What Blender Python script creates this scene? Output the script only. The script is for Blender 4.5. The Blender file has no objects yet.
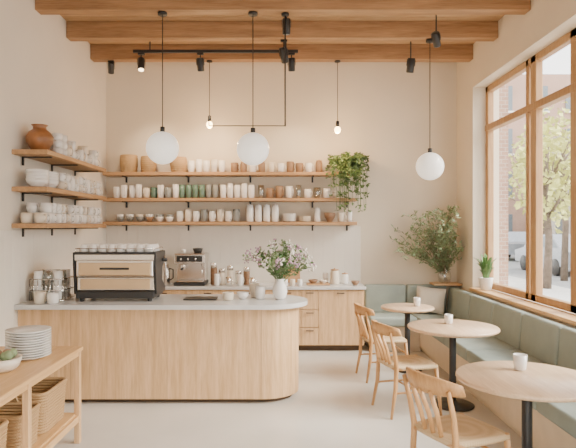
import bpy, bmesh, math, random
from mathutils import Vector, Matrix
random.seed(7)
R=random.uniform
sc=bpy.context.scene

# ------------------------------------------------------------ materials
def newmat(name):
    m=bpy.data.materials.new(name); m.use_nodes=True
    nt=m.node_tree; b=nt.nodes['Principled BSDF']
    return m,nt,b
def plain(name,col,rough=.5,metal=0,var=.04,scale=8,bump=0,bscale=60,emis=0,emcol=None,spec=None,trans=0):
    m,nt,b=newmat(name); N=nt.nodes; L=nt.links
    tc=N.new('ShaderNodeTexCoord'); no=N.new('ShaderNodeTexNoise'); no.inputs['Scale'].default_value=scale
    no.inputs['Detail'].default_value=4
    L.new(tc.outputs['Object'],no.inputs['Vector'])
    cr=N.new('ShaderNodeValToRGB')
    cr.color_ramp.elements[0].position=.3; cr.color_ramp.elements[1].position=.7
    cr.color_ramp.elements[0].color=(*[max(0,c*(1-var)) for c in col],1)
    cr.color_ramp.elements[1].color=(*[min(1,c*(1+var)) for c in col],1)
    L.new(no.outputs['Fac'],cr.inputs['Fac']); L.new(cr.outputs['Color'],b.inputs['Base Color'])
    b.inputs['Roughness'].default_value=rough; b.inputs['Metallic'].default_value=metal
    if spec is not None: b.inputs['Specular IOR Level'].default_value=spec
    if trans: b.inputs['Transmission Weight'].default_value=trans
    if bump:
        n2=N.new('ShaderNodeTexNoise'); n2.inputs['Scale'].default_value=bscale
        L.new(tc.outputs['Object'],n2.inputs['Vector'])
        bp=N.new('ShaderNodeBump'); bp.inputs['Strength'].default_value=bump; bp.inputs['Distance'].default_value=.01
        L.new(n2.outputs['Fac'],bp.inputs['Height']); L.new(bp.outputs['Normal'],b.inputs['Normal'])
    if emis:
        b.inputs['Emission Color'].default_value=(*(emcol or col),1); b.inputs['Emission Strength'].default_value=emis
    return m
def wood(name,c1,c2,axis='X',scale=1.5,rough=.5,stretch=14):
    m,nt,b=newmat(name); N=nt.nodes; L=nt.links
    tc=N.new('ShaderNodeTexCoord'); mp=N.new('ShaderNodeMapping')
    s=[stretch]*3; s['XYZ'.index(axis)]=1
    mp.inputs['Scale'].default_value=s
    L.new(tc.outputs['Object'],mp.inputs['Vector'])
    n1=N.new('ShaderNodeTexNoise'); n1.inputs['Scale'].default_value=scale; n1.inputs['Detail'].default_value=6; n1.inputs['Distortion'].default_value=.6
    n2=N.new('ShaderNodeTexNoise'); n2.inputs['Scale'].default_value=scale*5; n2.inputs['Detail'].default_value=3
    L.new(mp.outputs[0],n1.inputs['Vector']); L.new(mp.outputs[0],n2.inputs['Vector'])
    mx=N.new('ShaderNodeMath'); mx.operation='MULTIPLY_ADD'; mx.inputs[1].default_value=.35
    ad=N.new('ShaderNodeMath'); ad.operation='MULTIPLY'; ad.inputs[1].default_value=.65
    L.new(n1.outputs['Fac'],ad.inputs[0]); L.new(n2.outputs['Fac'],mx.inputs[0]); L.new(ad.outputs[0],mx.inputs[2])
    cr=N.new('ShaderNodeValToRGB'); cr.color_ramp.elements[0].position=.35; cr.color_ramp.elements[1].position=.65
    cr.color_ramp.elements[0].color=(*c1,1); cr.color_ramp.elements[1].color=(*c2,1)
    L.new(mx.outputs[0],cr.inputs['Fac']); L.new(cr.outputs['Color'],b.inputs['Base Color'])
    bp=N.new('ShaderNodeBump'); bp.inputs['Strength'].default_value=.08; bp.inputs['Distance'].default_value=.01
    L.new(mx.outputs[0],bp.inputs['Height']); L.new(bp.outputs['Normal'],b.inputs['Normal'])
    b.inputs['Roughness'].default_value=rough
    return m
def woven(name,c1,c2,scale=60):
    m,nt,b=newmat(name); N=nt.nodes; L=nt.links
    tc=N.new('ShaderNodeTexCoord')
    ws=[]
    for d in ('X','Y','Z'):
        w=N.new('ShaderNodeTexWave'); w.wave_type='BANDS'; w.bands_direction=d; w.inputs['Scale'].default_value=scale
        L.new(tc.outputs['Object'],w.inputs['Vector']); ws.append(w)
    a=N.new('ShaderNodeMath'); a.operation='ADD'; L.new(ws[0].outputs['Fac'],a.inputs[0]); L.new(ws[1].outputs['Fac'],a.inputs[1])
    a2=N.new('ShaderNodeMath'); a2.operation='ADD'; L.new(a.outputs[0],a2.inputs[0]); L.new(ws[2].outputs['Fac'],a2.inputs[1])
    a3=N.new('ShaderNodeMath'); a3.operation='MULTIPLY'; a3.inputs[1].default_value=.333; L.new(a2.outputs[0],a3.inputs[0])
    cr=N.new('ShaderNodeValToRGB'); cr.color_ramp.elements[0].color=(*c1,1); cr.color_ramp.elements[1].color=(*c2,1)
    L.new(a3.outputs[0],cr.inputs['Fac']); L.new(cr.outputs['Color'],b.inputs['Base Color'])
    bp=N.new('ShaderNodeBump'); bp.inputs['Strength'].default_value=.4; bp.inputs['Distance'].default_value=.004
    L.new(a3.outputs[0],bp.inputs['Height']); L.new(bp.outputs['Normal'],b.inputs['Normal'])
    b.inputs['Roughness'].default_value=.75
    return m
def brick(name):
    m,nt,b=newmat(name); N=nt.nodes; L=nt.links
    tc=N.new('ShaderNodeTexCoord'); mp=N.new('ShaderNodeMapping'); mp.inputs['Rotation'].default_value=(math.pi/2,0,0)
    br=N.new('ShaderNodeTexBrick'); br.inputs['Scale'].default_value=4.5
    br.inputs['Color1'].default_value=(.36,.22,.16,1); br.inputs['Color2'].default_value=(.28,.17,.13,1); br.inputs['Mortar'].default_value=(.42,.36,.32,1)
    L.new(tc.outputs['Object'],mp.inputs['Vector']); L.new(mp.outputs[0],br.inputs['Vector']); L.new(br.outputs['Color'],b.inputs['Base Color'])
    b.inputs['Roughness'].default_value=.9
    return m
def glassmat(name,fac=.07,tint=(1,1,1)):
    m=bpy.data.materials.new(name); m.use_nodes=True; nt=m.node_tree; nt.nodes.clear(); N=nt.nodes; L=nt.links
    o=N.new('ShaderNodeOutputMaterial'); mx=N.new('ShaderNodeMixShader'); t=N.new('ShaderNodeBsdfTransparent'); g=N.new('ShaderNodeBsdfGlossy')
    t.inputs['Color'].default_value=(*tint,1); g.inputs['Roughness'].default_value=.03
    mx.inputs[0].default_value=fac; L.new(t.outputs[0],mx.inputs[1]); L.new(g.outputs[0],mx.inputs[2]); L.new(mx.outputs[0],o.inputs[0])
    return m

M_wall=plain('plaster_beige',(.73,.645,.515),.9,var=.03,scale=1.5,bump=.08,bscale=25)
M_wallL=plain('plaster_cream',(.77,.705,.605),.9,var=.03,scale=1.5,bump=.08,bscale=25)
M_panel=plain('panel_white',(.79,.745,.665),.5,var=.015)
M_floor=plain('polished_concrete',(.60,.575,.53),.17,var=.08,scale=1.3,bump=.015,bscale=6)
M_ceil=wood('ceiling_plank',(.42,.25,.12),(.56,.36,.19),'X',2,.6)
M_beam=wood('beam_timber',(.24,.125,.055),(.44,.25,.12),'X',1.2,.55)
M_oakZ=wood('oak_vertical',(.54,.33,.155),(.74,.50,.28),'Z',1.6,.45)
M_oakX=wood('oak_horizontal',(.56,.34,.16),(.72,.48,.265),'X',1.6,.5)
M_oakY=wood('oak_lengthwise',(.58,.34,.14),(.72,.47,.23),'Y',1.6,.45)
M_shelf=wood('shelf_oak',(.38,.21,.095),(.52,.31,.15),'X',2,.5)
M_shelfY=wood('shelf_oak_y',(.38,.21,.095),(.52,.31,.15),'Y',2,.5)
M_win=wood('window_timber',(.36,.20,.09),(.50,.30,.14),'Z',2,.45)
M_chair=wood('chair_beech',(.46,.24,.09),(.62,.36,.16),'Z',3,.4,8)
M_table=wood('table_top_oak',(.58,.40,.25),(.74,.55,.37),'Y',1.5,.3)
M_quartz=plain('quartz_grey',(.60,.60,.595),.2,var=.08,scale=3)
M_black=plain('matte_black',(.02,.02,.02),.45)
M_dark=plain('dark_gap',(.10,.065,.04),.8)
M_groove=plain('panel_groove',(.36,.23,.12),.8)
M_steel=plain('stainless_steel',(.72,.69,.65),.25,1,var=.02)
M_tan=plain('champagne_panel',(.60,.44,.27),.35,.6,var=.02)
M_creamp=plain('enamel_cream',(.74,.68,.58),.3,var=.02)
M_white=plain('white_ceramic',(.82,.80,.77),.18,var=.02)
M_cream=plain('cream_ceramic',(.74,.66,.54),.3,var=.06)
M_grey=plain('grey_ceramic',(.25,.26,.25),.3,var=.1)
M_green=plain('green_glaze',(.12,.2,.15),.2,var=.15)
M_clay=plain('amber_clay',(.30,.13,.05),.3,var=.25,scale=12)
M_brownw=plain('brown_stoneware',(.28,.17,.10),.5,var=.15)
M_cushion=plain('sage_upholstery',(.31,.36,.325),.85,var=.06,scale=6,bump=.25,bscale=220)
M_pillow=plain('linen_pillow',(.66,.60,.50),.9,bump=.3,bscale=200)
M_benchb=plain('bench_base_paint',(.72,.61,.46),.6)
M_wick=woven('wicker',(.32,.19,.08),(.60,.40,.2),45)
M_cord=woven('paper_cord',(.50,.35,.18),(.74,.57,.36),70)
M_leaf1=plain('leaf_olive',(.22,.29,.15),.5,var=.35,scale=5)
M_leaf2=plain('leaf_green',(.11,.22,.07),.45,var=.4,scale=6)
M_leaf3=plain('leaf_trailing',(.14,.22,.08),.5,var=.4,scale=6)
M_stem=plain('stem_brown',(.18,.13,.07),.7)
M_pink=plain('petal_mauve',(.52,.34,.42),.6,var=.2)
M_petal=plain('petal_white',(.82,.77,.70),.6)
M_globe=plain('opal_glass',(.88,.87,.84),.15,var=.01,emis=.75,emcol=(1,.92,.80))
M_bulb=plain('warm_filament_bulb',(1,.8,.5),.2,emis=18,emcol=(1,.62,.25))
M_glow=plain('spot_lens',(1,.9,.7),.2,emis=8,emcol=(1,.75,.45))
M_glass=glassmat('window_glass',.05)
M_cupglass=glassmat('drinking_glass',.22,(.93,.95,.94))
M_brick=brick('exterior_brick')
M_pave=plain('pavement',(.50,.49,.47),.9,var=.1,scale=2)
M_road=plain('asphalt',(.28,.28,.28),.9,var=.1)
M_bldg=plain('facade_render',(.52,.46,.40),.9,var=.06,scale=.6)
M_bldg2=plain('facade_brick_red',(.40,.26,.20),.9,var=.1,scale=.6)
M_bwin=plain('facade_glazing',(.16,.19,.21),.15)
M_tleaf=plain('autumn_leaf',(.52,.52,.16),.7,var=.3,scale=.8)
M_bark=plain('bark',(.16,.12,.09),.9,var=.3)
M_amber=plain('jar_contents',(.22,.12,.06),.6,var=.3,scale=40)
M_carp=plain('car_paint',(.35,.37,.40),.2,.3)

# ------------------------------------------------------------ mesh builder
class MB:
    def __init__(s): s.v=[];s.f=[];s.m=[];s.s=[];s.mats=[]
    def mi(s,mat):
        if mat not in s.mats: s.mats.append(mat)
        return s.mats.index(mat)
    def add(s,vs,fs,mat,smooth=False,X=None):
        n=len(s.v); i=s.mi(mat)
        for v in vs:
            v=Vector(v)
            if X is not None: v=X@v
            s.v.append(v)
        for f in fs: s.f.append([a+n for a in f]); s.m.append(i); s.s.append(smooth)
    def box(s,x0,x1,y0,y1,z0,z1,mat,bev=0,seg=1,smooth=False,X=None):
        if not bev:
            vs=[(x,y,z) for x in (x0,x1) for y in (y0,y1) for z in (z0,z1)]
            fs=[(0,1,3,2),(4,6,7,5),(0,4,5,1),(2,3,7,6),(0,2,6,4),(1,5,7,3)]
            s.add(vs,fs,mat,smooth,X); return
        bm=bmesh.new(); bmesh.ops.create_cube(bm,size=1)
        for v in bm.verts:
            v.co=Vector(((x0+x1)/2+v.co.x*(x1-x0),(y0+y1)/2+v.co.y*(y1-y0),(z0+z1)/2+v.co.z*(z1-z0)))
        bmesh.ops.bevel(bm,geom=bm.edges[:],offset=bev,segments=seg,profile=.5,affect='EDGES')
        bm.verts.index_update()
        s.add([v.co.copy() for v in bm.verts],[[v.index for v in f.verts] for f in bm.faces],mat,smooth,X)
        bm.free()
    def lathe(s,prof,c,mat,seg=20,smooth=True,X=None):
        vs=[];fs=[]
        for r,z in prof:
            for i in range(seg):
                a=2*math.pi*i/seg; vs.append((c[0]+r*math.cos(a),c[1]+r*math.sin(a),c[2]+z))
        for j in range(len(prof)-1):
            for i in range(seg):
                k=(i+1)%seg; fs.append((j*seg+i,j*seg+k,(j+1)*seg+k,(j+1)*seg+i))
        if prof[0][0]>1e-5: fs.append(tuple(range(seg))[::-1])
        if prof[-1][0]>1e-5: fs.append(tuple((len(prof)-1)*seg+i for i in range(seg)))
        s.add(vs,fs,mat,smooth,X)
    def cyl(s,x,y,z0,z1,r,mat,seg=16,r2=None,X=None):
        r2=r if r2 is None else r2
        b=min(.003,r*.2)
        s.lathe([(r-b,0),(r,b),(r2,z1-z0-b),(r2-b,z1-z0)],(x,y,z0),mat,seg,False if seg<8 else True,X)
    def sphere(s,c,r,mat,seg=16,sz=1,X=None):
        n=seg//2
        prof=[(max(r*math.sin(math.pi*i/n),1e-6),-r*sz*math.cos(math.pi*i/n)) for i in range(n+1)]
        s.lathe(prof,c,mat,seg,True,X)
    def tube(s,pts,r,mat,seg=8,closed=False,X=None,flat=1.0):
        pts=[Vector(p) for p in pts]; n=len(pts)
        rs=r if isinstance(r,(list,tuple)) else [r]*n
        vs=[];fs=[]; up=None
        for i,p in enumerate(pts):
            if closed: t=pts[(i+1)%n]-pts[i-1]
            else: t=pts[min(i+1,n-1)]-pts[max(i-1,0)]
            if t.length<1e-9: t=Vector((0,0,1))
            t.normalize()
            if up is None: up=Vector((0,0,1)) if abs(t.z)<.9 else Vector((0,1,0))
            a=t.cross(up)
            if a.length<1e-4: a=t.cross(Vector((1,0,0)))
            a.normalize(); b=a.cross(t).normalized(); up=b
            for k in range(seg):
                th=2*math.pi*k/seg
                vs.append(p+a*(rs[i]*flat*math.cos(th))+b*(rs[i]*math.sin(th)))
        m=n if closed else n-1
        for i in range(m):
            j=(i+1)%n
            for k in range(seg):
                l=(k+1)%seg; fs.append((i*seg+k,i*seg+l,j*seg+l,j*seg+k))
        if not closed:
            fs.append(tuple(range(seg))[::-1]); fs.append(tuple((n-1)*seg+k for k in range(seg)))
        s.add(vs,fs,mat,True,X)
    def prism(s,out,z0,z1,mat,smooth=False,X=None,bev=0):
        n=len(out)
        layers=[(out,z0),(out,z1)]
        vs=[(p[0],p[1],z) for o,z in layers for p in o]; fs=[]; sm=len(layers)
        for j in range(sm-1):
            for i in range(n):
                k=(i+1)%n; fs.append((j*n+i,j*n+k,(j+1)*n+k,(j+1)*n+i))
        s.add(vs,fs,mat,smooth,X)
        s.add([(p[0],p[1],layers[0][1]) for p in layers[0][0]],[tuple(range(n))[::-1]],mat,False,X)
        s.add([(p[0],p[1],layers[-1][1]) for p in layers[-1][0]],[tuple(range(n))],mat,False,X)
    def leaf(s,p,d,l,w,mat):
        p=Vector(p); d=Vector(d).normalized(); u=Vector((R(-1,1),R(-1,1),R(-1,1))); a=d.cross(u)
        if a.length<.01: a=Vector((1,0,0))
        a.normalize(); nrm=a.cross(d)
        s.add([p,p+d*l*.45+a*w/2+nrm*w*.15,p+d*l,p+d*l*.45-a*w/2+nrm*w*.15],[(0,1,2,3)],mat)
    def obj(s,name,smoothall=None):
        xs=[v.x for v in s.v]; ys=[v.y for v in s.v]; zs=[v.z for v in s.v]
        o=Vector(((min(xs)+max(xs))/2,(min(ys)+max(ys))/2,min(zs)))
        me=bpy.data.meshes.new(name); me.from_pydata([v-o for v in s.v],[],s.f)
        for m in s.mats: me.materials.append(m)
        me.polygons.foreach_set('material_index',s.m); me.polygons.foreach_set('use_smooth',s.s)
        me.update()
        bm=bmesh.new(); bm.from_mesh(me); bmesh.ops.recalc_face_normals(bm,faces=bm.faces); bm.to_mesh(me); bm.free()
        ob=bpy.data.objects.new(name,me); ob.location=o; sc.collection.objects.link(ob)
        return ob

XL,XR,YB,ZC=-2.5,2.6,8.15,4.12
YF=-1.0
# ------------------------------------------------------------ room shell
b=MB(); b.box(XL-.2,XR+.35,YF,YB+.2,-.1,0,M_floor); b.obj('floor')
b=MB(); b.box(XL-.2,XR+.35,YF,YB+.2,ZC+.03,ZC+.15,M_ceil)
y=YF
while y<YB-.02:
    b.box(XL,XR,y+.004,min(y+.146,YB),ZC,ZC+.03,M_ceil); y+=.15
b.obj('ceiling')
b=MB(); b.box(XL-.2,XR+.35,YB,YB+.2,0,ZC,M_wall); b.obj('wall_back')
b=MB(); b.box(XL-.2,XL,YF,YB,0,ZC,M_wallL); b.obj('wall_left')
# unseen wall added behind the viewer to cut flat fill light, opening left in it
b=MB(); b.box(XL-.2,-1.3,YF-.2,YF,0,ZC,M_wall); b.box(1.9,XR+.35,YF-.2,YF,0,ZC,M_wall); b.box(-1.3,1.9,YF-.2,YF,3.0,ZC,M_wall); b.obj('wall_front_fill_block')
ZS,ZT=.88,3.55
W1=(3.1,7.47); W2=(-.6,2.5)
b=MB()
b.box(XR,XR+.35,YF,YB,0,ZS-.04,M_wall); b.box(XR,XR+.35,YF,YB,ZT,ZC,M_wall)
for a,c in ((W1[1],YB),(W2[1],W1[0]),(YF,W2[0])): b.box(XR,XR+.35,a,c,ZS-.04,ZT,M_wall)
b.obj('wall_right')
for yb in (2.35,3.2,4.05,4.9,5.75,6.6,7.45):
    b=MB(); b.box(XL+.002,XR-.002,yb,yb+.14,3.92,ZC-.001,M_beam,.006); b.obj('ceiling_beam')
b=MB(); x=XL+.015
while x<1.2:
    b.box(x+.0006,min(x+.1494,1.2),YB-.012,YB,0,1.70,M_panel,.0015); x+=.15
b.obj('trim_1')
b=MB(); y=3.0
while y<YB-.02:
    b.box(XL,XL+.012,y+.0006,min(y+.1494,YB-.013),0,1.66,M_panel,.0015); y+=.15
b.obj('trim_2')
def window(name,y0,y1,verts):
    b=MB(); xa,xb=XR+.17,XR+.25
    for (c,w) in verts: b.box(xa,xb,c-w/2,c+w/2,ZS,ZT,M_win,.006)
    b.box(xa,xb,y0,y1,ZS,ZS+.08,M_win,.006); b.box(xa,xb,y0,y1,ZT-.08,ZT,M_win,.006)
    b.box(xa-.01,xb+.01,y0,y1,2.96,3.04,M_win,.006)
    b.box(XR+.205,XR+.211,y0+.02,y1-.02,ZS+.02,ZT-.02,M_glass)
    b.obj(name)
window('window_1',W1[0],W1[1],[(W1[1]-.04,.08),(6.23,.07),(6.08,.12),(5.25,.12),(4.3,.12),(3.14,.08)])
window('window_added_light',W2[0],W2[1],[(W2[1]-.04,.08),(1.5,.12),(.5,.12),(-.56,.08)])  # unseen second window, added beside the viewer to let in more daylight
b=MB(); b.box(XR-.05,XR+.17,W1[0],W1[1]-.002,ZS-.039,ZS,M_oakY,.006); b.obj('window_sill')

# ------------------------------------------------------------ exterior
b=MB(); b.box(XR+.36,8,-10,70,-.12,-.02,M_pave); b.obj('sidewalk')
b=MB(); b.box(8.01,60,-10,70,-.2,-.1,M_road); b.obj('street')
b=MB(); b.box(XR+.36,3.27,7.95,8.5,-.02,4.6,M_brick); b.obj('brick_pier')
def building(x0,x1,y0,y1,h,name,face,mat):
    b=MB(); b.box(x0,x1,y0,y1,-.1,h,mat)
    z=.8
    while z<h-1.6:
        if face=='X':
            y=y0+.8
            while y<y1-1.5:
                b.box(x0-.05,x0+.02,y,y+1.2,z,z+1.7,M_bwin,.01); b.box(x0-.1,x0,y-.1,y+1.3,z-.12,z,M_petal); y+=2.4
        else:
            x=x0+.8
            while x<x1-1.5:
                b.box(x,x+1.2,y0-.05,y0+.02,z,z+1.7,M_bwin,.01); b.box(x-.1,x+1.3,y0-.1,y0,z-.12,z,M_petal); x+=2.4
        z+=2.9
    b.obj(name)
building(16.5,24,12,36,7.0,'street_building','X',M_bldg)
building(11.5,32,38,46,12,'street_building','Y',M_bldg2)
def tree(x,y,h,r,n=1500):
    b=MB(); b.tube([(x,y,-.019 if x<8 else -.099),(x+.05,y,h*.3),(x-.05,y,h*.6),(x,y,h*.8)],[.12,.10,.08,.05],M_bark,8)
    for i in range(9):
        a=R(0,6.28); z0=h*R(.35,.65); e=Vector((x+math.cos(a)*r*.8,y+math.sin(a)*r*.8,z0+h*R(.1,.3)))
        b.tube([(x,y,z0),(Vector((x,y,z0))+e)/2+Vector((0,0,-.1)),e],[.05,.035,.015],M_bark,6)
    for i in range(n):
        d=Vector((R(-1,1),R(-1,1),R(-1,1)))
        if d.length>1: continue
        p=Vector((x,y,h*.68))+Vector((d.x*r,d.y*r,d.z*h*.34))
        b.leaf(p,(R(-1,1),R(-1,1),R(-1,.3)),.22,.17,M_tleaf)
    b.obj('street_tree')
for t in ((9.4,18.4,5.8,1.5),(12.8,27,6.4,1.9),(7.4,15.4,4.6,.9,800)): tree(*t)
def car(x,y):
    b=MB(); X=Matrix(((0,0,1,x),(1,0,0,y),(0,1,0,0),(0,0,0,1)))
    b.prism([(-2.1,.25),(2.1,.25),(2.15,.7),(1.3,.85),(.7,1.35),(-1.0,1.4),(-1.7,.9),(-2.15,.8)],-.8,.8,M_carp,False,X)
    b.prism([(1.1,.88),(.65,1.28),(-.95,1.33),(-1.5,.92)],-.81,.81,M_bwin,False,X)
    for yy in (-1.3,1.3):
        for s in (-.82,.66):
            Y=Matrix.Translation((x+s,y+yy,.212))@Matrix.Rotation(math.pi/2,4,'Y'); b.cyl(0,0,0,.16,.31,M_black,20,X=Y)
    b.obj('parked_car')
car(10.8,21.5); car(12.3,30.5)

# ------------------------------------------------------------ shelves
def hshelf_back(z):
    b=MB(); x0,x1=XL+.03,1.115
    b.box(x0,x1,YB-.27,YB-.002,z-.045,z,M_shelf,.004)
    for x in (-2.2,-1.3,-.4,.5,1.0):
        b.box(x-.012,x+.012,YB-.22,YB-.014,z-.057,z-.045,M_black); b.box(x-.012,x+.012,YB-.026,YB-.013 if z<1.9 else YB-.001,z-.13,z-.045,M_black)
    b.obj('floating_shelf')
ZB=(2.46,2.095,1.76)
for z in ZB: hshelf_back(z)
ZLs=(2.42,2.07,1.725)
for z in ZLs:
    b=MB(); b.box(XL+.001,XL+.34,5.25,7.05,z-.045,z,M_shelfY,.004)
    for y in (5.45,6.15,6.85):
        b.box(XL+.013,XL+.30,y-.012,y+.012,z-.057,z-.045,M_black); b.box(XL+.013,XL+.026,y-.012,y+.012,z-.13,z-.045,M_black)
    b.obj('floating_shelf')

def cup(b,x,y,z,r,h,mat,handle=None,flare=1.0):
    t=r*.12
    b.lathe([(r*.75,0),(r*.92,h*.08),(r*flare,h*.5),(r*flare,h),(r*flare-t,h),(r*flare-t,h*.5),(r*.7,h*.1),(1e-6,h*.08)],(x,y,z),mat,14)
    if handle is not None:
        a=handle; dx,dy=math.cos(a),math.sin(a)
        pts=[(x+dx*(r*.95+o*r),y+dy*(r*.95+o*r),z+h*q) for o,q in ((0,.8),(.4,.78),(.6,.5),(.4,.25),(0,.2))]
        b.tube(pts,r*.11,mat,6)
def bowl(b,x,y,z,r,h,mat):
    b.lathe([(r*.45,0),(r*.5,h*.1),(r*.85,h*.5),(r,h),(r*.94,h),(r*.78,h*.5),(r*.4,h*.18),(1e-6,h*.15)],(x,y,z),mat,18)
def plates(b,x,y,z,r,n,mat,dz=.012):
    for i in range(n):
        b.lathe([(r*.6,0),(r*.65,.003),(r,dz*1.3),(r,dz*1.3+.004),(r*.62,.008),(1e-6,.008)],(x,y,z+i*dz),mat,22)
    return z+n*dz
def jar(b,x,y,z,r,h,mat,lid=None):
    b.lathe([(r*.9,0),(r,h*.05),(r,h*.82),(r*.8,h*.9),(r*.8,h*.92)],(x,y,z),mat,16)
    b.lathe([(r*.88,h*.92),(r*.88,h*.99),(r*.3,h)],(x,y,z),lid or mat,16)
    b.sphere((x,y,z+h*1.03),r*.2,lid or mat,8)
YS=YB-.15
E=.001
ZB=tuple(z+E for z in ZB); ZLs=tuple(z+E for z in ZLs)
def basket_round(x,y,z,r,h,name='wicker_basket',mat=M_wick):
    b=MB(); pr=[(r*.8,0)]
    n=9
    for i in range(n):
        zz=h*(i+.5)/n; rr=r*(.82+.18*math.sin(math.pi*min(1,(i+1)/n*.75)))
        pr+=[(rr*.985,h*i/n+.001),(rr+.004,zz),(rr*.985,h*(i+1)/n-.001)]
    pr+=[(pr[-1][0]-.012,h),(pr[-1][0]-.02,h*.3),(1e-6,h*.28)]
    b.lathe(pr,(x,y,z),mat,22); return b.obj(name)
basket_round(-2.13,YS,ZB[0],.125,.25); basket_round(-1.85,YS,ZB[0],.11,.23)
basket_round(-1.42,YS,ZB[0],.12,.22)
b=MB()
for i,x in enumerate((-1.24,-1.13,-1.02,-.91,-.80)): cup(b,x,YS+R(-.02,.02),ZB[0],.048,.19 if i%2 else .17,M_white)
b.obj('ceramic_tumblers')
b=MB()
x=-.62
while x<.62:
    k=random.choice((0,0,1,2)); m=random.choice((M_white,M_cream,M_white,M_brownw))
    if k==0: cup(b,x,YS,ZB[0],.053,R(.13,.18),m,-.6)
    elif k==1: bowl(b,x,YS,ZB[0],.065,.07,m); bowl(b,x,YS,ZB[0]+.03,.065,.07,m)
    else: jar(b,x,YS,ZB[0],.048,R(.15,.19),m,M_shelf)
    x+=R(.125,.145)
b.obj('ceramic_crockery')
b=MB(); x=-2.3
while x<-1.45:
    cup(b,x,YS+R(-.03,.03),ZB[1],.048,R(.15,.2),random.choice((M_white,M_grey,M_green,M_white,M_cream)),R(-2.4,-.7)); x+=.105
b.obj('stoneware_mugs')
b=MB()
for i in range(6):
    cup(b,-1.37+i*.095,YS,ZB[1],.043,.19,M_green if i<4 else M_grey)
b.obj('green_tumblers')
b=MB()
for i in range(5): cup(b,-.78+i*.1,YS,ZB[1],.046,.21 if i%2 else .19,M_white)
b.obj('white_tumblers')
b=MB(); x=-.24
while x<.86:
    k=random.choice((0,1,2,0)); m=random.choice((M_white,M_cupglass,M_cream,M_brownw))
    if k==0: cup(b,x,YS,ZB[1],.052,R(.13,.18),m,-.7)
    elif k==1: bowl(b,x,YS,ZB[1],.062,.07,m); bowl(b,x,YS,ZB[1]+.03,.062,.07,m)
    else: cup(b,x,YS,ZB[1],.042,.19,m)
    x+=R(.12,.14)
b.obj('ceramic_crockery')
b=MB(); x=-2.25
while x<-1.5:
    bowl(b,x,YS,ZB[2],.062,.07,random.choice((M_grey,M_brownw,M_white))); bowl(b,x,YS,ZB[2]+.035,.062,.07,random.choice((M_grey,M_cream,M_white))); x+=.14
b.obj('stacked_bowls')
b=MB()
for i in range(8): cup(b,-1.4+i*.115,YS,ZB[2],.05,.15+.03*(i%2),(M_white,M_cream,M_white,M_grey)[i%4],-.8)
b.obj('coffee_mugs')
b=MB()
for i in range(4): jar(b,-.4+i*.12,YS,ZB[2],.052,.24,M_white)
b.obj('storage_jars')
b=MB(); plates(b,.16,YS,ZB[2],.1,9,M_white); plates(b,.385,YS,ZB[2],.09,6,M_cream); jar(b,.56,YS,ZB[2],.045,.2,M_white)
b.obj('plate_stack')
b=MB(); bowl(b,.74,YS,ZB[2],.085,.13,M_brownw); cup(b,.9,YS,ZB[2],.05,.13,M_cream,-.5); cup(b,1.02,YS,ZB[2],.04,.15,M_white)
b.obj('stoneware_bowls')
XS=XL+.18
b=MB(); b.lathe([(.05,0),(.08,.02),(.125,.1),(.13,.15),(.10,.2),(.065,.225),(.06,.25),(.08,.27),(.07,.27),(.05,.24),(1e-6,.2)],(XS-.02,5.50,ZLs[0]),M_clay,24); b.obj('clay_pot')
b=MB()
for y in (5.74,5.86):
    for xx in (XS-.07,XS+.06):
        for k in range(3): cup(b,xx,y,ZLs[0]+k*.075,.055,.075,M_white)
for i in range(8):
    y=5.98+i*.125
    for xx in (XS-.07,XS+.06):
        for k in range(1+(i*7%3==1)): cup(b,xx,y,ZLs[0]+k*.1,.055,.14 if i%3==0 else .1,M_white if i%4 else M_cream,R(-1.5,.5))
b.obj('white_cups')
b=MB()
for y in (5.40,5.64):
    for k in range(4): bowl(b,XS,y,ZLs[1]+k*.03,.11,.08,M_white)
for i in range(10):
    y=5.84+i*.122
    for xx in (XS-.07,XS+.06):
        for k in range(2 if i%4!=2 else 1): cup(b,xx,y,ZLs[1]+k*.09,.055,.09 if i%4!=2 else .17,M_white if (i+k)%4 else M_cream,R(-1,.5))
b.obj('stacked_crockery')
b=MB()
for i in range(14):
    y=5.33+i*.125
    for xx in (XS-.07,XS+.06):
        for k in range(2 if i%5 else 1): cup(b,xx,y,ZLs[2]+k*.10,.056,.10,M_white if (i+k)%5 else M_cream,R(-1,.5))
b.obj('coffee_mugs')

# trailing plant
b=MB(); px,py=.98,YS-.02; b.lathe([(.06,0),(.085,.13),(.075,.13),(.06,.1),(1e-6,.1)],(px,py,ZB[0]),M_brownw,18)
for i in range(90):
    a=R(-math.pi,0) if i<74 else R(0,math.pi); out=R(.06,.34); up=R(.03,.16); drop=R(.1,.72) if i%4 else R(-.15,.1)
    pts=[]
    for k in range(9):
        t=k/8; rr=out*math.sin(min(1,t*1.4)*math.pi/2)
        p=Vector((px+math.cos(a)*rr,py+math.sin(a)*rr*.75-.03*t,ZB[0]+.12+up*math.sin(t*math.pi*.8)-max(0,drop)*t*t))
        if p.y>YB-.03: p.y=YB-.03
        if p.z<ZB[0]+.05 and p.y>YB-.33 and p.x<1.16: p.y=YB-.33-R(0,.05)
        pts.append(p)
    b.tube(pts,.003,M_leaf3,4)
    for k in range(1,9):
        for q in range(3):
            d=Vector((R(-1,1),R(-1,-.1),R(-1,.4))); b.leaf(pts[k],d,.055,.028,M_leaf3)
b.obj('trailing_plant')

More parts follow.
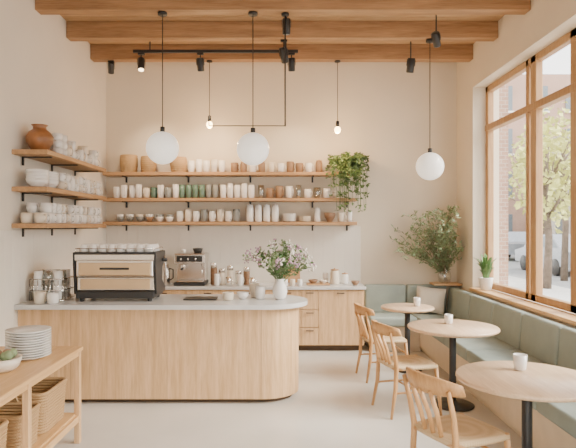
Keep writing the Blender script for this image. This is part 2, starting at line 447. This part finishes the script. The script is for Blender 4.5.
# ------------------------------------------------------------ lights fixtures
def globe(x,y,z,r,ztop):
    b=MB(); b.sphere((x,y,z),r,M_globe,32); b.cyl(x,y,z+r*.97,z+r+.05,.025,M_black); b.tube([(x,y,z+r+.04),(x,y,ztop-.02)],.005,M_black,6)
    b.cyl(x,y,ztop-.03,ztop-.001,.05,M_black); b.obj('globe_pendant_lamp')
globe(-1.20,5.82,2.51,.17,3.92); globe(-.26,5.82,2.50,.17,3.92); globe(1.81,6.67,2.41,.165,3.92)
def bulb(x,y,z,ztop):
    b=MB(); b.sphere((x,y,z),.042,M_bulb,14,1.2); b.cyl(x,y,z+.035,z+.12,.022,M_black); b.tube([(x,y,z+.1),(x,y,ztop)],.004,M_black,6)
    b.cyl(x,y,ztop-.02,ztop-.001,.04,M_black); b.obj('filament_bulb_pendant')
    l=bpy.data.lights.new('bulb_light','POINT'); l.energy=28; l.color=(1,.64,.32); l.shadow_soft_size=.05
    o=bpy.data.objects.new('bulb_light',l); o.location=(x,y,z-.12); sc.collection.objects.link(o)
bulb(.80,7.52,2.99,3.92); bulb(-.92,7.52,3.06,3.92)
b=MB(); yy=5.84; b.tube([(.075,yy,3.92),(.075,yy,2.74)],.008,M_black,6); b.tube([(.08,yy,2.745),(-.72,yy,2.745)],.005,M_black,6)
b.tube([(-.72,yy,2.745),(-.72,yy,2.80)],.005,M_black,6); b.cyl(.075,yy,3.89,3.919,.04,M_black); b.obj('hanging_rail')
b=MB(); b.box(-1.81,.25,6.98,7.02,3.865,3.90,M_black,.003)
for x in (-1.6,0.1): b.tube([(x,7.0,3.9),(x,7.0,ZC)],.008,M_black,6)
b.obj('lighting_track')
def spot(x,y,z,tilt,turn,lit,ztop,s=1):
    b=MB()
    b.tube([(x,y,z+.02),(x,y,ztop)],.008,M_black,6); b.box(x-.04,x+.04,y-.02,y+.02,ztop-.025,ztop-.001,M_black,.003)
    X=Matrix.Translation((x,y,z-.03))@Matrix.Rotation(turn,4,'Z')@Matrix.Rotation(tilt,4,'X')
    b.cyl(0,0,-.09*s,.07*s,.042*s,M_black,16,.042*s,X=X); b.lathe([(.034*s,-.094*s),(.034*s,-.09*s)],(0,0,0),M_glow if lit else M_grey,16,X=X)
    b.box(-.05*s,-.045*s,-.01,.01,-.02,.06,M_black,X=X); b.box(.045*s,.05*s,-.01,.01,-.02,.06,M_black,X=X)
    b.obj('track_spotlight')
for x,l in ((-1.71,True),(-.97,False),(.17,False)): spot(x,7.0,3.76,-.35 if l else .35,R(-.3,.3),l,3.864)
spot(-2.24,7.52,3.86,.5,.3,False,3.92,.9); spot(.07,6.68,3.78,.5,-.4,False,3.92,1.1); spot(.09,5.95,3.86,.2,0,False,ZC,1)
spot(1.66,7.0,3.75,.3,.2,False,ZC,1.1); spot(1.78,6.3,3.84,.7,-.5,False,ZC,1.0)
for x in (-1.71,-.9,.2):
    l=bpy.data.lights.new('spot_light','SPOT'); l.energy=90; l.color=(1,.78,.55); l.spot_size=1.1; l.spot_blend=1; l.shadow_soft_size=.04
    o=bpy.data.objects.new('spot_light',l); o.location=(x,7.03,3.62); o.rotation_euler=(Vector((0,.9,-1)).to_track_quat('-Z','Y')).to_euler(); sc.collection.objects.link(o)

# ------------------------------------------------------------ service counter
def stad(x0,x1,y0,y1,n=20):
    r=(y1-y0)/2; cx=x1-r; cy=(y0+y1)/2
    o=[(x0,y0)]+[(cx+r*math.cos(-math.pi/2+math.pi*i/n),cy+r*math.sin(-math.pi/2+math.pi*i/n)) for i in range(n+1)]+[(x0,y1)]
    return o
xl=XL+.015
b=MB()
b.prism(stad(xl,.15,5.42,6.0),0,.06,M_dark)
out=stad(xl,.21,5.35,6.07,24)
b.prism(out,.045,.912,M_oakZ,False)
for x in (-1.98,-1.06,-.16): b.box(x-.0015,x+.0015,5.3485,5.352,.045,.90,M_groove)
b.prism(stad(xl,.30,5.27,6.12,28),.912,.955,M_quartz,False)
b.obj('service_counter')
b=MB()
b.box(xl,1.17,7.60,YB-.014,.08,.84,M_oakZ); b.box(xl,1.15,7.66,YB-.014,0,.08,M_dark)
b.box(xl,1.19,7.55,YB-.014,.84,.88,M_quartz,.004)
x=-2.45
for w in (.6,.6,.6,.6,.36,.24,.595):
    x1=x+w
    if w==.24 or w==.36:
        for z0,z1 in ((.09,.32),(.33,.56),(.57,.83)):
            b.box(x+.003,x1-.003,7.578,7.6,z0,z1,M_oakZ,.003); b.box(x+w/2-.05,x+w/2+.05,7.555,7.565,z1-.04,z1-.03,M_black)
            for q in (-.045,.045): b.box(x+w/2+q-.004,x+w/2+q+.004,7.56,7.58,z1-.04,z1-.03,M_black)
    else:
        b.box(x+.003,x1-.003,7.578,7.6,.09,.83,M_oakZ,.003); b.box(x+w/2-.05,x+w/2+.05,7.555,7.565,.785,.795,M_black)
        for q in (-.045,.045): b.box(x+w/2+q-.004,x+w/2+q+.004,7.56,7.58,.785,.795,M_black)
    x=x1
b.obj('back_counter')

# ------------------------------------------------------------ espresso machine
ZT_=.956; b=MB(); x0,x1=-2.00,-1.21; y0,y1=5.50,5.96
H=lambda t: ZT_+t*1.2
for x in (x0+.06,x1-.06):
    for y in (y0+.05,y1-.05): b.cyl(x,y,ZT_,ZT_+.05,.022,M_black)
b.box(x0+.01,x1-.01,y0+.01,y1-.02,ZT_+.03,H(.085),M_black,.008)
b.box(x0+.01,x1-.01,y0+.03,y1-.16,H(.085),H(.20),M_steel,.012,2)
b.box(x0+.05,x1-.05,y0+.018,y0+.032,H(.10),H(.185),M_tan,.004)
b.box(x0+.01,x1-.01,y0+.0,y1-.10,H(.20),H(.345),M_steel,.018,3)
b.box(x0+.04,x1-.04,y0-.008,y0+.01,H(.215),H(.32),M_tan,.006,2)
b.box(x0+.25,x1-.25,y0-.013,y0+.01,H(.262),H(.28),M_black,.002)
b.box(x0-.005,x1+.005,y0-.01,y1-.02,H(.335),H(.395),M_steel,.012,2)
b.box(x0-.008,x1+.008,y0-.014,y1-.016,H(.385),H(.405),M_black,.004)
for xx in (x0-.012,x1-.006):
    X=Matrix(((0,0,1,xx),(1,0,0,0),(0,1,0,0),(0,0,0,1)))
    b.prism([(y0-.01,H(.405)),(y0-.01,H(.3)),(y0+.03,H(.06)),(y1-.02,H(.05)),(y1,H(.09)),(y1-.17,H(.16)),(y1-.15,H(.27)),(y1-.01,H(.33)),(y1-.01,H(.405))],0,.018,M_black,False,X)
b.box(x0+.03,x1-.03,y1-.16,y1-.02,H(.085),H(.10),M_steel,.004)
for x in (x0+.2,x1-.2):
    b.cyl(x,y1-.06,H(.25),H(.35),.035,M_steel); b.tube([(x,y1-.06,H(.25)),(x,y1+.06,H(.24))],.014,M_black)
b.tube([(x1+.02,y1-.1,H(.36)),(x1+.035,y1-.1,H(.3)),(x1+.03,y1-.12,H(.12))],.007,M_steel); b.tube([(x1-.01,y0+.3,H(.33)),(x1+.06,y0+.3,H(.33))],.020,M_black)
rz=H(.405)+.035
b.tube([(x0+.01,y0+.0,rz),(x1-.01,y0,rz),(x1-.01,y1-.04,rz),(x0+.01,y1-.04,rz)],.005,M_steel,6,True)
for x in (x0+.01,(x0+x1)/2,x1-.01):
    for y in (y0,y1-.04): b.tube([(x,y,H(.40)),(x,y,rz)],.004,M_steel,6)
b.obj('espresso_machine')
b=MB()
for i in range(8):
    for j in range(4):
        x=x0+.075+i*.092; y=y0+.06+j*.095
        X=Matrix.Translation((x,y,H(.405)+.001+.075))@Matrix.Rotation(math.pi,4,'X')
        b.lathe([(.026,0),(.033,.01),(.042,.04),(.044,.075),(.040,.075),(.033,.03),(1e-6,.01)],(0,0,0),M_white,14,X=X)
b.obj('espresso_cups')
b=MB(); a0,a1,c0,c1=-2.44,-2.12,5.50,5.82
for z in (ZT_+.012,ZT_+.11,ZT_+.22): b.tube([(a0,c0,z),(a1,c0,z),(a1,c1,z),(a0,c1,z)],.006,M_steel,6,True)
for i in range(9):
    t=i/8
    for p in ((a0+(a1-a0)*t,c0),(a0+(a1-a0)*t,c1),(a0,c0+(c1-c0)*t),(a1,c0+(c1-c0)*t)): b.tube([(p[0],p[1],ZT_+.006),(p[0],p[1],ZT_+.22)],.0035,M_steel,5)
for i in range(9): b.tube([(a0+(a1-a0)*i/8,c0,ZT_+.012),(a0+(a1-a0)*i/8,c1,ZT_+.012)],.003,M_steel,5)
b.obj('wire_dish_rack')
b=MB()
for i in range(3):
    for j in range(3):
        for k in range(2): cup(b,-2.38+i*.1,5.56+j*.1,ZT_+.018+k*.14,.042,.14,M_cupglass if (i+j)%2 else M_white)
b.obj('glass_tumblers')
b=MB(); cup(b,-2.16,5.38,ZT_,.055,.10,M_white); cup(b,-2.29,5.39,ZT_,.055,.11,M_cream)
b.obj('coffee_cups')
b=MB(); b.lathe([(.045,0),(.05,.01),(.05,.15),(.045,.15),(.045,.02),(1e-6,.02)],(-2.09,5.92,ZT_),M_steel,16)
for i in range(7): a=i*.9; b.tube([(-2.09+.02*math.cos(a),5.92+.02*math.sin(a),ZT_+.03),(-2.09+.04*math.cos(a),5.92+.04*math.sin(a),ZT_+.3)],.004,M_steel,5)
b.obj('utensil_holder')
b=MB(); cup(b,-.50,5.62,ZT_,.055,.08,M_cream); b.obj('sugar_bowl')
b=MB(); bowl(b,-.36,5.72,ZT_,.065,.05,M_white); bowl(b,-.36,5.72,ZT_+.02,.065,.05,M_white); b.obj('serving_bowls')
b=MB(); cup(b,-.18,5.72,ZT_,.05,.13,M_white); cup(b,-.24,5.86,ZT_,.05,.14,M_cream,2.5); b.obj('ceramic_cup')
b=MB(); b.box(-.95,-.62,5.6,5.8,ZT_,ZT_+.015,M_black,.004); b.obj('serving_tray')
vx,vy=.02,5.68
b=MB(); b.lathe([(.04,0),(.062,.02),(.075,.08),(.065,.14),(.042,.185),(.05,.21),(.042,.21),(.035,.18),(1e-6,.1)],(vx,vy,ZT_),M_white,24)
for i in range(54):
    a=R(0,6.28); sp=R(.02,.38); h=R(.14,.40)*(1-.35*(sp/.38)**2)
    e=Vector((vx+math.cos(a)*sp,vy+math.sin(a)*sp*.75,ZT_+.21+h)); s0=Vector((vx+R(-.02,.02),vy+R(-.02,.02),ZT_+.15))
    mid=s0.lerp(e,.5)+Vector((0,0,.05)); 
    pts=[s0,s0.lerp(mid,.5)+Vector((0,0,.01)),mid,mid.lerp(e,.5)+Vector((0,0,.01)),e]
    b.tube(pts,.0025,M_leaf2,4)
    for q in range(11):
        t=R(.25,.95); p=s0.lerp(e,t)+Vector((0,0,.05*math.sin(t*math.pi)))
        b.leaf(p,(R(-1,1),R(-1,1),R(-.3,1)),R(.05,.08),.026,M_leaf1 if q%3 else M_leaf2)
    mt=(M_pink,M_petal,M_pink,M_leaf1,M_petal)[i%5]
    for q in range(9):
        b.sphere(e+Vector((R(-.026,.026),R(-.026,.026),R(-.045,.02))),R(.008,.014),mt,6)
b.obj('flower_vase')

# ------------------------------------------------------------ back-counter appliances
Z2=.881
b=MB()
for x,h in ((-1.72,.25),(-1.58,.3)):
    b.lathe([(.06,0),(.065,.01),(.065,h*.7),(.045,h*.85),(.045,h*.95),(.02,h)],(x,7.85,Z2),M_steel,18); b.tube([(x+.06,7.85,Z2+h*.75),(x+.11,7.85,Z2+h*.7),(x+.11,7.85,Z2+h*.3),(x+.065,7.85,Z2+h*.2)],.009,M_black,6)
b.obj('coffee_carafes')
b=MB(); x0,x1=-1.43,-1.0
b.box(x0,x1,7.66,8.08,Z2,Z2+.05,M_black,.01); b.box(x0+.01,x1-.01,7.84,8.07,Z2+.05,Z2+.33,M_steel,.01,2)
b.box(x0,x1,7.68,8.08,Z2+.30,Z2+.44,M_steel,.015,2); b.box(x0+.04,x1-.04,7.672,7.685,Z2+.33,Z2+.41,M_black,.004)
b.cyl(x0+.12,7.75,Z2+.22,Z2+.30,.035,M_steel); b.tube([(x0+.12,7.75,Z2+.24),(x0+.12,7.60,Z2+.23)],.013,M_black)
b.box(x0+.03,x1-.03,7.67,7.84,Z2+.05,Z2+.065,M_steel,.003)
b.tube([(x1-.06,7.72,Z2+.3),(x1-.04,7.68,Z2+.2),(x1-.04,7.67,Z2+.12)],.006,M_steel)
b.lathe([(.05,0),(.075,.06),(.07,.065),(.02,.07)],(x0+.3,7.9,Z2+.44),M_black,18); cup(b,x0+.1,7.9,Z2+.44,.035,.05,M_white)
for q in (.1,.2,.3): b.cyl(x0+q,7.668,Z2+.35,Z2+.38,.012,M_steel)
b.obj('coffee_machine')
b=MB(); xx=-.9
for h in (.30,.22,.26,.19,.24):
    r=.045; b.lathe([(r*.92,0),(r,.01),(r,h*.75),(r*.99,h*.76)],(xx,7.85,Z2),M_amber if h in (.30,.24) else (M_cream if h>.2 else M_cupglass),16); b.lathe([(r,0),(r,h*.2),(r*.8,h*.25)],(xx,7.85,Z2+h*.77),M_steel,16); xx+=.115
b.obj('glass_storage_jars')
b=MB()
for i,(x,h) in enumerate(((-.84,.16),(-.68,.12),(-.52,.15),(-.36,.11))): cup(b,x,7.70,Z2,.04,h,M_steel if i%2 else M_white,-.5)
b.obj('milk_pitchers')
b=MB(); X=Matrix.Translation((.20,8.06,Z2))@Matrix.Rotation(-.15,4,'X')
b.box(-.12,.12,-.01,.012,.005,.24,M_shelf,.006,X=X); b.obj('cutting_board')
b=MB(); xw=.42
b.box(xw-.02,xw+.30,7.72,7.95,Z2,Z2+.02,M_shelf,.004); bowl(b,xw+.07,7.83,Z2+.02,.07,.05,M_brownw); bowl(b,xw+.21,7.83,Z2+.02,.06,.045,M_cream); b.obj('serving_board')
b=MB(); jar(b,.80,7.9,Z2,.065,.21,M_cream,M_shelf); jar(b,.95,7.95,Z2,.05,.15,M_white,M_shelf); cup(b,.68,8.0,Z2,.04,.15,M_white); b.obj('ceramic_canisters')
b=MB(); bowl(b,1.07,7.75,Z2,.06,.06,M_brownw); b.obj('small_bowl')
b=MB()
for i in range(4): cup(b,.0+i*.1,7.68,Z2,.035,.09,M_white if i%2 else M_cream)
b.obj('espresso_cups')

# ------------------------------------------------------------ banquette
b=MB(); BX=1.88
b.box(BX+.08,XR-.003,2.6,YB-.003,0,.08,M_benchb)
b.box(BX+.04,XR-.003,2.6,YB-.003,.06,.34,M_benchb,.004)
b.box(1.27,BX+.05,7.58,YB-.003,0,.34,M_benchb,.004)
segs=[2.6,3.35,4.1,4.85,5.6,6.35,7.1]
for a,c in zip(segs[:-1],segs[1:]): b.box(BX,XR-.13,a+.004,c-.004,.34,.47,M_cushion,.03,4,True)
b.box(BX,XR-.13,7.104,YB-.13,.34,.47,M_cushion,.03,4,True)
b.box(1.24,BX-.004,7.52,YB-.13,.34,.47,M_cushion,.03,4,True)
for a,c in zip(segs,segs[1:]+[8.01]):
    X=Matrix.Translation((XR-.17,0,.44))@Matrix.Rotation(math.radians(5),4,'Y')@Matrix.Translation((-(XR-.17),0,-.44))
    b.box(XR-.20,XR-.075,a+.003,c-.003,.44,.835,M_cushion,.035,4,True,X)
b.box(XR-.08,XR-.003,2.6,YB-.003,.34,.80,M_benchb)
for a,c in ((1.24,1.84),(1.84,2.42)): b.box(a+.003,c-.003,YB-.14,YB-.02,.45,.86,M_cushion,.035,4,True)
b.box(1.24,2.5,YB-.03,YB-.003,.34,.82,M_benchb)
b.obj('banquette_bench')
b=MB(); b.box(2.20,XR-.003,7.88,YB-.003,.862,.885,M_oakX,.004); b.obj('corner_ledge')
def pillow(w,h,t,X):
    b=MB(); n=12; vs=[];fs=[]
    for sgn in (1,-1):
        base=len(vs)
        for i in range(n+1):
            for j in range(n+1):
                u=i/n*2-1; v=j/n*2-1
                e=(1-u**4)*(1-v**4)
                sx=1-.10*(1-abs(v))*abs(u)**3*.6; sz=1-.10*(1-abs(u))*abs(v)**3*.6
                vs.append((u*w/2*sx,sgn*t/2*e**.5,v*h/2*sz))
        for i in range(n):
            for j in range(n):
                q=base+i*(n+1)+j; fs.append((q,q+1,q+n+2,q+n+1))
    b.add(vs,fs,M_pillow,True,X); b.obj('throw_pillow')
pillow(.40,.36,.12,Matrix.Translation((2.13,7.84,.665))@Matrix.Rotation(-.3,4,'Z')@Matrix.Rotation(-.3,4,'X')@Matrix.Rotation(.1,4,'Y'))

# olive branch vase
ox,oy,oz=2.38,8.0,.886
b=MB(); b.lathe([(.05,0),(.08,.02),(.095,.1),(.07,.19),(.045,.24),(.055,.28),(.05,.28),(.04,.24),(1e-6,.02)],(ox,oy,oz),M_cupglass,22)
for i in range(28):
    tx=-.75+i/27*.95+R(-.05,.05); ty=R(-.7,.08) if tx>-.3 else R(-.4,.05); h=R(.2,.85)*(1-.45*abs(tx)); s0=Vector((ox,oy,oz+.05)); e=Vector((ox+tx,oy+ty,oz+.28+h))
    pts=[]
    for k in range(8):
        t=k/7; p=s0+Vector((tx*t**1.4,ty*t**1.4,(h+.23)*t**.85))
        p.x=min(p.x,XR-.04); p.y=min(p.y,YB-.04); pts.append(p)
    b.tube(pts,[.005-.0004*k for k in range(8)],M_stem,5)
    for k in range(2,8):
        nb=6
        for q in range(nb):
            p=pts[k-1].lerp(pts[k],q/nb); d=(pts[k]-pts[k-1]).normalized()*.5+Vector((R(-1,1),R(-1,1),R(-.6,.9)))
            if p.x>XR-.10: d.x=-abs(d.x)
            if p.y>YB-.10: d.y=-abs(d.y)
            b.leaf(p,d,R(.05,.09),.024,M_leaf1)
        if k>3:
            d=Vector((R(-1,1),R(-1,.3),R(-.2,.8))).normalized()*R(.08,.2); e2=pts[k]+d; e2.x=min(e2.x,XR-.06); e2.y=min(e2.y,YB-.06)
            b.tube([pts[k],e2],.0018,M_stem,4)
            for q in range(8):
                dd=Vector((R(-1,1),R(-1,1),R(-.6,.9))); p=pts[k].lerp(e2,q/8)
                if p.x>XR-.10: dd.x=-abs(dd.x)
                if p.y>YB-.10: dd.y=-abs(dd.y)
                b.leaf(p,dd,R(.05,.085),.022,M_leaf1)
b.obj('olive_branch_vase')
# sill plant
b=MB(); sx,sy=2.66,7.16
b.lathe([(.06,0),(.065,.005),(.09,.15),(.092,.16),(.08,.16),(.075,.13),(1e-6,.13)],(sx,sy,ZS+.001),M_white,22)
for i in range(50):
    a=R(0,6.28); sp=R(.02,.26); h=R(.12,.34); w=R(.026,.04)
    pts=[Vector((sx+math.cos(a)*(.03+sp*t*t),sy+math.sin(a)*(.03+sp*t*t),ZS+.13+h*math.sin(t*1.7)/math.sin(1.57))) for t in (0,.25,.5,.75,1)]
    for p in pts: p.x=min(p.x,2.75)
    side=Vector((-math.sin(a),math.cos(a),0)); vs=[];fs=[]
    for k,p in enumerate(pts):
        ww=w*(.6,1,.9,.55,.04)[k]/2; vs+= [p+side*ww,p-side*ww]
    for k in range(4): fs.append((2*k,2*k+1,2*k+3,2*k+2))
    b.add(vs,fs,M_leaf2,True)
b.obj('potted_plant')

# ------------------------------------------------------------ tables
def table(x,y,r,rb=.2):
    b=MB(); b.lathe([(.03,.69),(r-.03,.712),(r-.006,.722),(r,.73),(r,.742),(r-.008,.75),(1e-6,.75)],(x,y,0),M_table,48)
    b.cyl(x,y,.015,.71,.032,M_black); b.lathe([(rb-.005,0),(rb,.008),(rb-.015,.018),(.05,.028),(.033,.05)],(x,y,0),M_black,32)
    b.lathe([(.03,.66),(.12,.70),(.12,.715)],(x,y,0),M_black,24)
    b.obj('cafe_table')
table(1.53,6.62,.31,.17); table(1.66,5.32,.42); table(1.57,3.53,.43)
b=MB(); cup(b,1.66,5.45,.751,.04,.09,M_white); b.obj('coffee_cup')
b=MB(); b.lathe([(.033,0),(.037,.005),(.045,.10),(.042,.10),(.034,.01),(1e-6,.01)],(1.60,3.70,.751),M_white,18); b.obj('candle_votive')
b=MB(); cup(b,1.65,6.65,.751,.04,.10,M_white); b.obj('coffee_cup')

# ------------------------------------------------------------ chairs (local: faces +X)
def chair(x,y,ang):
    X=Matrix.Translation((x,y,0))@Matrix.Rotation(ang,4,'Z'); b=MB()
    for s in (-1,1):
        b.tube([(.225,.225*s,0),(.205,.205*s,.25),(.19,.19*s,.455)],[.012,.018,.019],M_chair,10,X=X)
        b.tube([(-.25,.205*s,0),(-.205,.19*s,.25),(-.195,.19*s,.45),(-.22,.20*s,.6),(-.262,.205*s,.76)],[.012,.019,.02,.017,.013],M_chair,10,X=X)
        b.tube([(-.215,.193*s,.22),(.208,.207*s,.22)],.010,M_chair,8,X=X)
        b.tube([(-.20,.19*s,.43),(.19,.19*s,.43)],.015,M_chair,8,X=X)
    b.tube([(.19,-.19,.43),(.19,.19,.43)],.015,M_chair,8,X=X); b.tube([(-.197,-.19,.43),(-.197,.19,.43)],.015,M_chair,8,X=X)
    b.tube([(0,-.2,.22),(0,.2,.22)],.009,M_chair,8,X=X); b.tube([(.207,-.207,.30),(.207,.207,.30)],.010,M_chair,8,X=X)
    n=10; vs=[];fs=[]
    def sq(u,v):
        k=1-.10*(u*u*v*v); return (u*.222*k,v*(.222+.012*u)*k)
    for i in range(n+1):
        for j in range(n+1):
            u=i/n*2-1; v=j/n*2-1; p=sq(u,v); e=(1-abs(u)**5)*(1-abs(v)**5)
            vs.append((p[0],p[1],.452+.012*e**.5-.018*(1-u*u)*(1-v*v)))
    for i in range(n+1):
        for j in range(n+1):
            u=i/n*2-1; v=j/n*2-1; p=sq(u,v); vs.append((p[0],p[1],.425))
    N=(n+1)**2
    for i in range(n):
        for j in range(n):
            q=i*(n+1)+j; fs.append((q,q+1,q+n+2,q+n+1)); fs.append((N+q,N+q+n+1,N+q+n+2,N+q+1))
    ring=[i*(n+1) for i in range(n+1)]+[n*(n+1)+j for j in range(1,n+1)]+[i*(n+1)+n for i in range(n-1,-1,-1)]+[j for j in range(n-1,0,-1)]
    for k in range(len(ring)):
        a=ring[k]; c=ring[(k+1)%len(ring)]; fs.append((a,c,N+c,N+a))
    b.add(vs,fs,M_cord,True,X)
    K=14; vs=[];fs=[]
    for k in range(K+1):
        t=k/K*2-1; yy=.245*t; xx=-.305+.10*t*t+.02*t**4
        hh=.055*(1-.45*abs(t)**3); zc=.765+.012*(1-t*t)
        nx=Vector((1,-(.2*t)/.245,0)).normalized()*.011
        for dx,dz in ((-1,-1),(-1.2,0),(-1,1),(1,1),(1.2,0),(1,-1)):
            vs.append((xx+nx.x*dx-.012*dz,yy+nx.y*dx,zc+hh*dz))
    for k in range(K):
        for q in range(6):
            w=(q+1)%6; fs.append((k*6+q,k*6+w,(k+1)*6+w,(k+1)*6+q))
    fs.append((5,4,3,2,1,0)); fs.append(tuple(K*6+q for q in range(6)))
    b.add(vs,fs,M_chair,True,X)
    for yy in (-.085,0,.085):
        xo=-.305+.10*(yy/.245)**2
        b.tube([(-.197,yy*.85,.44),(-.235,yy*.95,.58),(xo,yy,.74)],.011,M_chair,8,X=X,flat=1.5)
    return b.obj('dining_chair')
chair(1.12,3.46,math.radians(24)); chair(1.19,5.18,math.radians(14)); chair(1.18,6.30,math.radians(8))

# ------------------------------------------------------------ console with baskets
b=MB(); X0,X1,Y0,Y1=-2.25,-1.54,2.7,4.43
b.box(X0,X1,Y0,Y1,.72,.75,M_oakY,.005)
for y in (Y0+.05,3.50,Y1-.04):
    for x in (X0+.03,X1-.03): b.box(x-.022,x+.022,y-.022,y+.022,0,.72,M_oakZ,.004)
    b.box(X0+.03,X1-.03,y-.015,y+.015,.66,.72,M_oakX)
    b.box(X0+.03,X1-.03,y-.015,y+.015,.17,.22,M_oakX)
for x in (X0+.03,X1-.03): b.box(x-.015,x+.015,Y0+.04,Y1-.04,.685,.72,M_oakY); b.box(x-.015,x+.015,Y0+.04,Y1-.04,.17,.22,M_oakY)
b.box(X0+.04,X1-.04,Y0+.04,Y1-.03,.22,.235,M_oakY)
b.obj('console_table')
def rbasket(cx,cy,z,w,d,h):
    b=MB()
    def path(w,d,r=.05):
        pts=[]
        for sx,sy,a0 in ((1,1,0),(-1,1,math.pi/2),(-1,-1,math.pi),(1,-1,1.5*math.pi)):
            for k in range(5):
                a=a0+k*math.pi/8; pts.append((cx+sx*(w/2-r)+r*math.cos(a),cy+sy*(d/2-r)+r*math.sin(a)))
        return pts
    n=int(h/.02)
    for i in range(n):
        t=i/(n-1); s=.93+.07*t
        b.tube([(p[0],p[1],z+.011+i*(h-.02)/(n-1)) for p in path(w*s,d*s)],.0115 if i<n-1 else .016,M_wick,6,True)
    b.prism(path(w*.93,d*.93),z+.002,z+.015,M_wick)
    for sy in (-1,1): b.tube([(cx-.05,cy+sy*d/2,z+h),(cx-.04,cy+sy*d/2,z+h+.035),(cx+.04,cy+sy*d/2,z+h+.035),(cx+.05,cy+sy*d/2,z+h)],.009,M_wick,6)
    b.obj('wicker_basket')
rbasket(-1.84,4.12,.236,.42,.42,.29); rbasket(-1.86,3.26,.236,.40,.40,.27); rbasket(-1.84,3.70,.236,.42,.30,.25)
b=MB(); zt=plates(b,-1.80,4.04,.751,.155,11,M_white,.018); b.obj('plate_stack')
b=MB(); b.lathe([(.06,0),(.1,.03),(.12,.09),(.105,.09),(.08,.03),(1e-6,.02)],(-1.80,3.66,.751),M_cream,20)
for i in range(9): b.sphere((-1.80+R(-.06,.06),3.66+R(-.06,.06),.84+R(0,.03)),.033,random.choice((M_brownw,M_leaf1,M_cream)),10)
b.obj('pastry_bowl')

# ------------------------------------------------------------ lighting
w=bpy.data.worlds.new('World'); sc.world=w; w.use_nodes=True; nt=w.node_tree
bg=nt.nodes['Background']; bg.inputs['Strength'].default_value=4.6
tc=nt.nodes.new('ShaderNodeTexCoord'); sp=nt.nodes.new('ShaderNodeSeparateXYZ'); cr=nt.nodes.new('ShaderNodeValToRGB')
cr.color_ramp.elements[0].color=(1,.965,.91,1); cr.color_ramp.elements[1].color=(.93,.96,1,1)
nt.links.new(tc.outputs['Generated'],sp.inputs[0]); nt.links.new(sp.outputs['Z'],cr.inputs['Fac']); nt.links.new(cr.outputs['Color'],bg.inputs['Color'])
s=bpy.data.lights.new('sun','SUN'); s.energy=15; s.angle=math.radians(36); s.color=(1,.93,.82)
so=bpy.data.objects.new('sun',s); so.rotation_euler=Vector((-1,.3,-.75)).to_track_quat('-Z','Y').to_euler(); sc.collection.objects.link(so)

# ------------------------------------------------------------ camera
cd=bpy.data.cameras.new('camera'); cd.lens=35; cd.sensor_width=36; cd.shift_x=.0174; cd.shift_y=.0035; cd.clip_end=200
co=bpy.data.objects.new('camera',cd); co.location=(0,0,1.7); co.rotation_euler=(math.pi/2,0,0); sc.collection.objects.link(co); sc.camera=co
